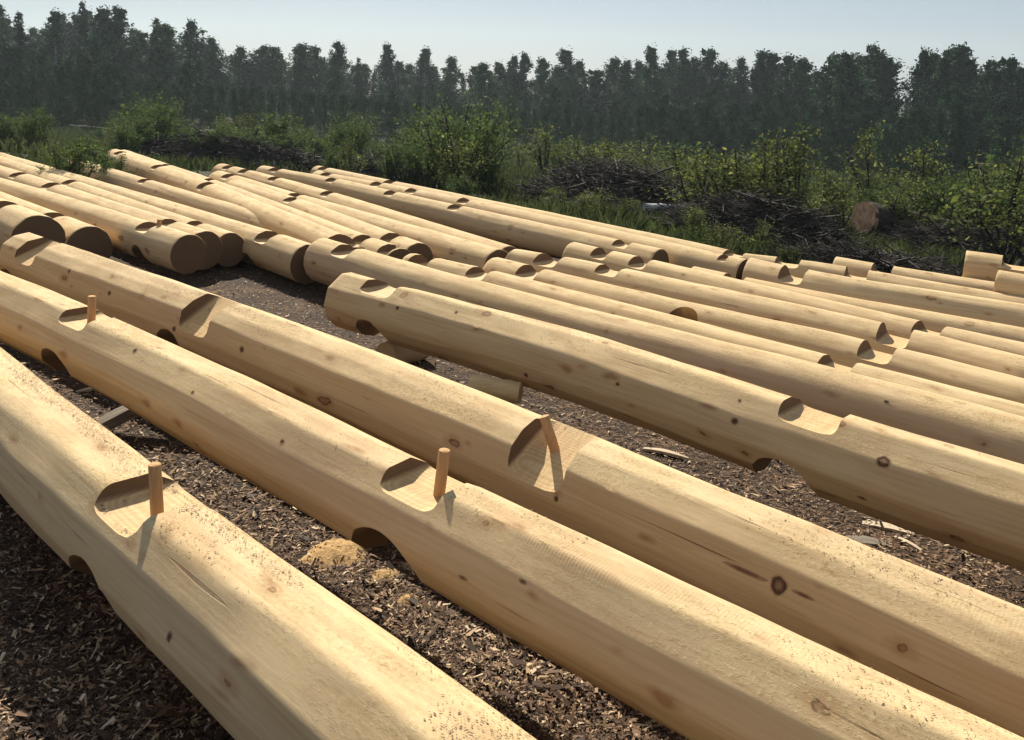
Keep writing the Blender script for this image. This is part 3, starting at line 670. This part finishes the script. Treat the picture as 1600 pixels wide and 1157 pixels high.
shrub(1134, 10.2, .62, SB, 'low bright green birch clump beside the fallen white trunk', 'sapling', name='birch_sapling', wide=1.3)
shrub(1106, 10.6, .45, SH, 'small shrub behind the logs to the left of the bright birch clump', name='shrub')
shrub(1450, 20, 2.1, SB, 'slender sapling standing in front of the forest at the right', 'sapling', name='birch_sapling')
shrub(1372, 22, 2.2, SB, 'thin sapling seen against the dark trees above the sawn trunk', 'sapling', name='birch_sapling')
shrub(1575, 15.2, 1.9, SBIG, 'large leafy bush at the right edge above the sawn logs', 'bush', name='shrub')
shrub(1600, 13, 1.9, SB, 'yellowish leafy sapling cut by the right edge', 'sapling', name='birch_sapling', wide=1.4)
for px, D, h in ((905, 17.6, 1.2), (950, 17, 1.3), (985, 16.4, 1.2), (1065, 15.8, 1.3), (915, 14.2, .4), (985, 13.6, .45), (1030, 14.6, .7), (870, 14.5, .5), (1250, 10.6, .35), (1420, 11.6, .4), (1110, 13.6, 1.3), (1150, 13.4, 1.4), (1190, 13.2, 1.5), (1225, 13, 1.5), (1290, 15.2, 1.1), (1330, 15.6, 1.1), (1400, 15, 1.0), (1460, 15, 1.1), (1520, 15, 1.0), (1590, 14.5, .8), (935, 13.2, .6), (1090, 11.7, .6), (1200, 11.2, .5)):
    shrub(px, D, h, SB, 'yellow-green leafy birch shoots growing through the %s' % ('high brush heap right of centre' if px < 1120 else 'brush heap left of the sawn trunk' if px < 1300 else 'brush around the sawn logs'), 'sapling', 'birch shoots, '+('a' if px < 1120 else 'b' if px < 1300 else 'c'), 'birch_sapling', wide=1.5)

for k in range(150):
    z = rnd.random(); D = 12.5+38*z**1.1; px = rnd.uniform(-60, 1660)
    if D < 18 and (840 < px < 1640 or 200 < px < 500): D += 7
    nearf = 'near the logs' if D < 20 else 'halfway to the forest' if D < 32 else 'close to the forest foot'
    birch = rnd.random() < .3
    shrub(px, D, rnd.uniform(.5, 1.0)*(1 if D < 20 else 1.4) if not birch else rnd.uniform(.7, 1.3)*(1 if D < 20 else 1.35), SB if birch else SH,
          ('yellow-green young birch %s, %s' if birch else 'low green shrub %s, %s') % (nearf, 'at the '+where(px) if where(px) != 'centre' else 'in the middle'), 'shrub',
          ('young birches ' if birch else 'low shrubs ')+nearf+' '+where(px), 'birch_sapling' if birch else 'shrub', wide=rnd.uniform(.9, 1.5))
# herbs and grass
def blades(n, sampler, hmin, hmax):
    V = []; Fc = []; T = []
    for i in range(n):
        q = sampler()
        if q is None: continue
        x, y, z, D = q; h = rnd.uniform(hmin, hmax)*(1+.25*noise.noise(Vector((x*.3, y*.3, 0)))); w = h*.03+.0008*D; a = rnd.uniform(0, 6.28); ux, uy = math.cos(a)*w, math.sin(a)*w; lx, ly = rnd.gauss(0, h*.3), rnd.gauss(0, h*.3); b0 = len(V)
        V += [(x-ux, y-uy, z), (x+ux, y+uy, z), (x+lx*.4+ux*.9, y+ly*.4+uy*.9, z+h*.6), (x+lx, y+ly, z+h)]; Fc.append((b0, b0+1, b0+2, b0+3)); T.append(min(1, max(0, rnd.gauss(.42+.35*noise.noise(Vector((x*.12, y*.12, 9))), .2))))
    return V, Fc, T
def herb_sampler():
    D = 9+52*rnd.random()**1.35; px = rnd.uniform(-120, 1720); p = at_dist(px, D); s = tosite(p)
    if s[1] < (10.9 if s[0] > -3.6 else 9.3) and s[0] > -13.4: return None
    if noise.noise(Vector((p[0]*.35, p[1]*.35, 4))) < -.18 and D < 26: return None
    return p[0], p[1], p[2], D
V, Fc, T = blades(150000, herb_sampler, .08, .30)
tag(add('undergrowth', arr_mesh('undergrowth', V, Fc, [HERB], T)), 'dark green grass and herbs covering the clearing behind the logs', 'undergrowth', kind='stuff')
# slash heaps
def brush(pxa, pxb, Da, Db, h, n, label, thick=.0045):
    mb = MB(); A, B = at_dist(pxa, Da), at_dist(pxb, Db); A, B = Vector(A), Vector(B); ln = (B-A).length; d = (B-A).normalized(); sd = Vector((-d.y, d.x, 0)); c = (A+B)/2
    for i in range(n):
        t = rnd.random(); env = math.sin(math.pi*(.06+.88*t))**.45*(.8+.35*noise.noise(Vector((t*6, h, pxa)))); q = rnd.gauss(0, .33)*h*1.1
        zz = env*h*max(0, 1-abs(q)/(h*1.3))*rnd.random()**.7; p = A.lerp(B, t)+sd*q; p.z = terrain(p.x, p.y)+zz+.02
        L_ = rnd.uniform(.2, 1.1); a = rnd.gauss(0, .9)+(math.pi if rnd.random() < .5 else 0); u = (d*math.cos(a)+sd*math.sin(a)+Vector((0, 0, rnd.gauss(0, .3)))).normalized()
        r_ = thick*rnd.lognormvariate(0, .55); k = Vector((rnd.gauss(0, .05), rnd.gauss(0, .05), rnd.gauss(0, .04)))
        mb.rod([p-u*L_*.5-c, p+k-c, p+u*L_*.5-c], [r_, r_*.8, r_*.35], 4, rnd.random(), caps=False)
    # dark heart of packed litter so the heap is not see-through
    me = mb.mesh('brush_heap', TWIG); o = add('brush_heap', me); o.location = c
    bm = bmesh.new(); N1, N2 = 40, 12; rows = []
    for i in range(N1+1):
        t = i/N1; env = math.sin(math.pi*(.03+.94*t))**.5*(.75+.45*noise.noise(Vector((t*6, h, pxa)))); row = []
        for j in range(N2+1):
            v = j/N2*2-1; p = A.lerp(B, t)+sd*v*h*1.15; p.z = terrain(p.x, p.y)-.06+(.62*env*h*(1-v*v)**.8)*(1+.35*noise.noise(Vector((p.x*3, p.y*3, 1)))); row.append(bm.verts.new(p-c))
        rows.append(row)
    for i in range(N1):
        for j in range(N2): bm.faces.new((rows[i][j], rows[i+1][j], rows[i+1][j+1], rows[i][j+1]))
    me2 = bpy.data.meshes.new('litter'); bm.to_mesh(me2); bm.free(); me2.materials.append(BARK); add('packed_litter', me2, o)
    tag(o, label, 'brush heap'); return o
brush(215, 500, 21, 18.5, .75, 2600, 'long low dark heap of branches behind the left rows of logs', .007)
brush(520, 660, 18, 17, .55, 600, 'small dark branch heap left of the biggest sapling clump', .006)
brush(850, 1130, 16, 14.4, 1.0, 4500, 'high dark heap of branches behind the fallen white trunk')
brush(1100, 1310, 12.8, 11.9, .75, 4500, 'tangled brush heap left of the large sawn trunk')
brush(1260, 1640, 10.8, 10.2, .34, 4200, 'low spread of dark branches in front of the large sawn trunk', .004)
brush(1430, 1680, 14.4, 14.0, .6, 2400, 'dark branch heap behind the second sawn log at the right edge')
# fallen trunks and sticks
def trunk(px0, py0, px1, py1, r0, r1, m, label, name='fallen_trunk', lift0=0, lift1=0, bend=.03, cat='trunk', twigs=0, endm=None, n=14):
    a, b = ground_hit(px0, py0), ground_hit(px1, py1); a = Vector(a)+Vector((0, 0, r0+lift0)); b = Vector(b)+Vector((0, 0, r1+lift1)); N1 = 8; c = (a+b)/2; ln = (b-a).length
    pts = [a.lerp(b, i/N1)-c+Vector((rnd.gauss(0, bend), rnd.gauss(0, bend), rnd.gauss(0, bend*.5)))*ln*.3*(0 < i < N1) for i in range(N1+1)]
    mb = MB(); mb.rod(pts, [r0+(r1-r0)*i/N1 for i in range(N1+1)], n, .5, .05, caps=endm is None)
    for k in range(twigs):
        q = rnd.uniform(.2, 1); p = pts[int(q*N1)]; d = Vector((rnd.gauss(0, 1), rnd.gauss(0, 1), rnd.uniform(.1, .8))).normalized()*min(ln, 1)*rnd.uniform(.1, .3); mb.rod([p, p+d*.5+Vector((0, 0, .01)), p+d], [r1*.8, r1*.5, r1*.2], 5, caps=False)
    o = add(name, mb.mesh(name, m)); o.location = c
    if endm:
        e = MB(); d = (pts[1]-pts[0]).normalized(); e.rod([pts[0]-d*.012, pts[0]+d*.06], [r0*1.01, r0*.99], n, .5, .04); add('sawn_end', e.mesh('sawn_end', endm), o)
    tag(o, label, cat); return o
to = trunk(735, 652, 812, 664, .062, .06, LOGP, 'short pale log piece lying between the third log and the thick log', name='log_piece', cat='log', bend=0, n=22, lift0=.12, lift1=.12)
trunk(1006, 352, 1100, 355, .06, .045, BIRCH, 'white birch trunk lying behind the logs right of centre', lift0=.22, lift1=.22)
trunk(1085, 352, 1056, 340, .02, .014, BIRCH, 'short white stick propped against the fallen birch trunk', lift0=.22, lift1=.5, name='broken_branch', cat='branch', bend=.005)
trunk(425, 232, 455, 232, .06, .05, BIRCH, 'short white birch piece on the grass behind the left logs', lift0=.3, lift1=.3)
trunk(432, 262, 474, 262, .022, .012, BIRCH, 'forked bleached branch curling above the far log ends', lift1=.42, name='broken_branch', cat='branch', twigs=5, bend=.08)
trunk(310, 238, 440, 242, .02, .016, BIRCH, 'long thin bleached pole at the foot of the left branch heap', name='pole', cat='pole', lift0=.22, lift1=.2)
trunk(305, 232, 410, 232, .024, .018, BIRCH, 'bleached pole on top of the left branch heap', name='pole', cat='pole', lift0=.75, lift1=.85)
trunk(110, 205, 225, 212, .03, .024, BIRCH, 'pale fallen pole in the grass at the left below the broad bush', name='pole', cat='pole', lift0=.3, lift1=.25)
trunk(0, 218, 16, 224, .04, .04, BIRCH, 'white piece of trunk in the grass at the left edge')
trunk(1346, 380, 1520, 392, .27, .16, BARK, 'large sawn trunk with a reddish oval end face on the brush', endm=REDEND, lift0=.12, lift1=.1, n=20, bend=.0)
trunk(1500, 372, 1670, 376, .19, .15, BARK, 'second sawn log with a brown end face at the right among leaves', endm=REDEND, lift0=.05, n=18, bend=0)
trunk(890, 205, 935, 232, .035, .02, BIRCH, 'leaning bare white pole behind the brush in the middle', name='pole', cat='pole', lift0=.9, bend=.01)
trunk(1300, 363, 1400, 362, .010, .007, BIRCH, 'thin pale stick below the reddish trunk end', name='broken_branch', cat='branch', lift0=.25, lift1=.25)
trunk(1290, 384, 1500, 384, .009, .007, BIRCH, 'long thin pale stick just above the rightmost logs', name='broken_branch', cat='branch', lift0=.12, lift1=.14)
trunk(1475, 380, 1525, 372, .014, .010, BIRCH, 'short bright stick left of the separate log ends', name='broken_branch', cat='branch', lift0=.16, lift1=.22)
trunk(1380, 322, 1470, 338, .012, .012, BIRCH, 'pale pole lying along the top of the large sawn trunk', name='pole', cat='pole', lift0=.5, lift1=.35)
trunk(560, 262, 640, 258, .012, .01, BIRCH, 'thin pale pole in the dark grass behind the farthest log', name='pole', cat='pole')
trunk(812, 215, 826, 222, .25, .2, BARK, 'dark round stump hidden in the greenery at the middle', name='stump', cat='stump', bend=0)
# ------------------------------------------------------------------ light, haze, camera
sd = np.array([-.80, .49, .77]); sd = SX*sd[0]+SY*sd[1]+SN*sd[2]; sd /= np.linalg.norm(sd); SUN = Vector(sd)
el = math.asin(SUN.z); az = math.atan2(SUN.x, SUN.y)
w = bpy.data.worlds.new('World'); sc.world = w; w.use_nodes = True; nt = w.node_tree; nt.nodes.clear()
o_ = nt.nodes.new('ShaderNodeOutputWorld'); bg = nt.nodes.new('ShaderNodeBackground'); sky = nt.nodes.new('ShaderNodeTexSky'); sky.sky_type = 'NISHITA'
sky.sun_disc = False; sky.sun_elevation = el; sky.sun_rotation = az; sky.air_density = 1.0; sky.dust_density = .6; sky.ozone_density = 3
bg.inputs[1].default_value = .043; tn = nt.nodes.new('ShaderNodeMix'); tn.data_type = 'RGBA'; tn.blend_type = 'MULTIPLY'; tn.inputs[0].default_value = 1; tn.inputs[7].default_value = (.88, .90, .99, 1)
nt.links.new(sky.outputs[0], tn.inputs[6]); hzm = nt.nodes.new('ShaderNodeMix'); hzm.data_type = 'RGBA'; hzm.inputs[0].default_value = .5; hzm.inputs[7].default_value = (7.6, 8.3, 9.2, 1)
nt.links.new(tn.outputs[2], hzm.inputs[6]); nt.links.new(hzm.outputs[2], bg.inputs[0]); nt.links.new(bg.outputs[0], o_.inputs[0])
l = bpy.data.lights.new('Sun', 'SUN'); l.energy = 5.0; l.angle = math.radians(.6); l.color = (1, .915, .76); lo = bpy.data.objects.new('Sun', l); COL.objects.link(lo)
lo.rotation_euler = SUN.to_track_quat('Z', 'Y').to_euler(); lo.location = (0, 0, 30)
HAZE = .0005
if HAZE:
    bm = bmesh.new(); bmesh.ops.create_cube(bm, size=1); me = bpy.data.meshes.new('haze'); bm.to_mesh(me); bm.free()
    hz = add('haze', me); hz.scale = (1500, 1500, 60); hz.location = (0, 0, 60/2-16)
    m = bpy.data.materials.new('haze_air'); m.use_nodes = True; nt = m.node_tree; nt.nodes.clear(); oo = nt.nodes.new('ShaderNodeOutputMaterial'); pv = nt.nodes.new('ShaderNodeVolumePrincipled')
    pv.inputs['Color'].default_value = (.74, .88, .96, 1); pv.inputs['Density'].default_value = HAZE; pv.inputs['Anisotropy'].default_value = .35; nt.links.new(pv.outputs[0], oo.inputs['Volume']); me.materials.append(m)
    tag(hz, 'thin pale summer haze over the clearing', 'haze', kind='stuff')
cd = bpy.data.cameras.new('Camera'); cam = bpy.data.objects.new('Camera', cd); COL.objects.link(cam); sc.camera = cam
cd.sensor_width = 36; cd.lens = 36*F/1600; cd.shift_y = (YPP-578.1)/1600; cd.clip_end = 3000; cd.clip_start = .05
Mc = Matrix([[*CAMR[i], CAM[i]] for i in range(3)]+[[0, 0, 0, 1]]); cam.matrix_world = Mc
sc.view_settings.view_transform = 'Standard'; sc.view_settings.look = 'None'; sc.view_settings.exposure = .70; sc.view_settings.gamma = 1
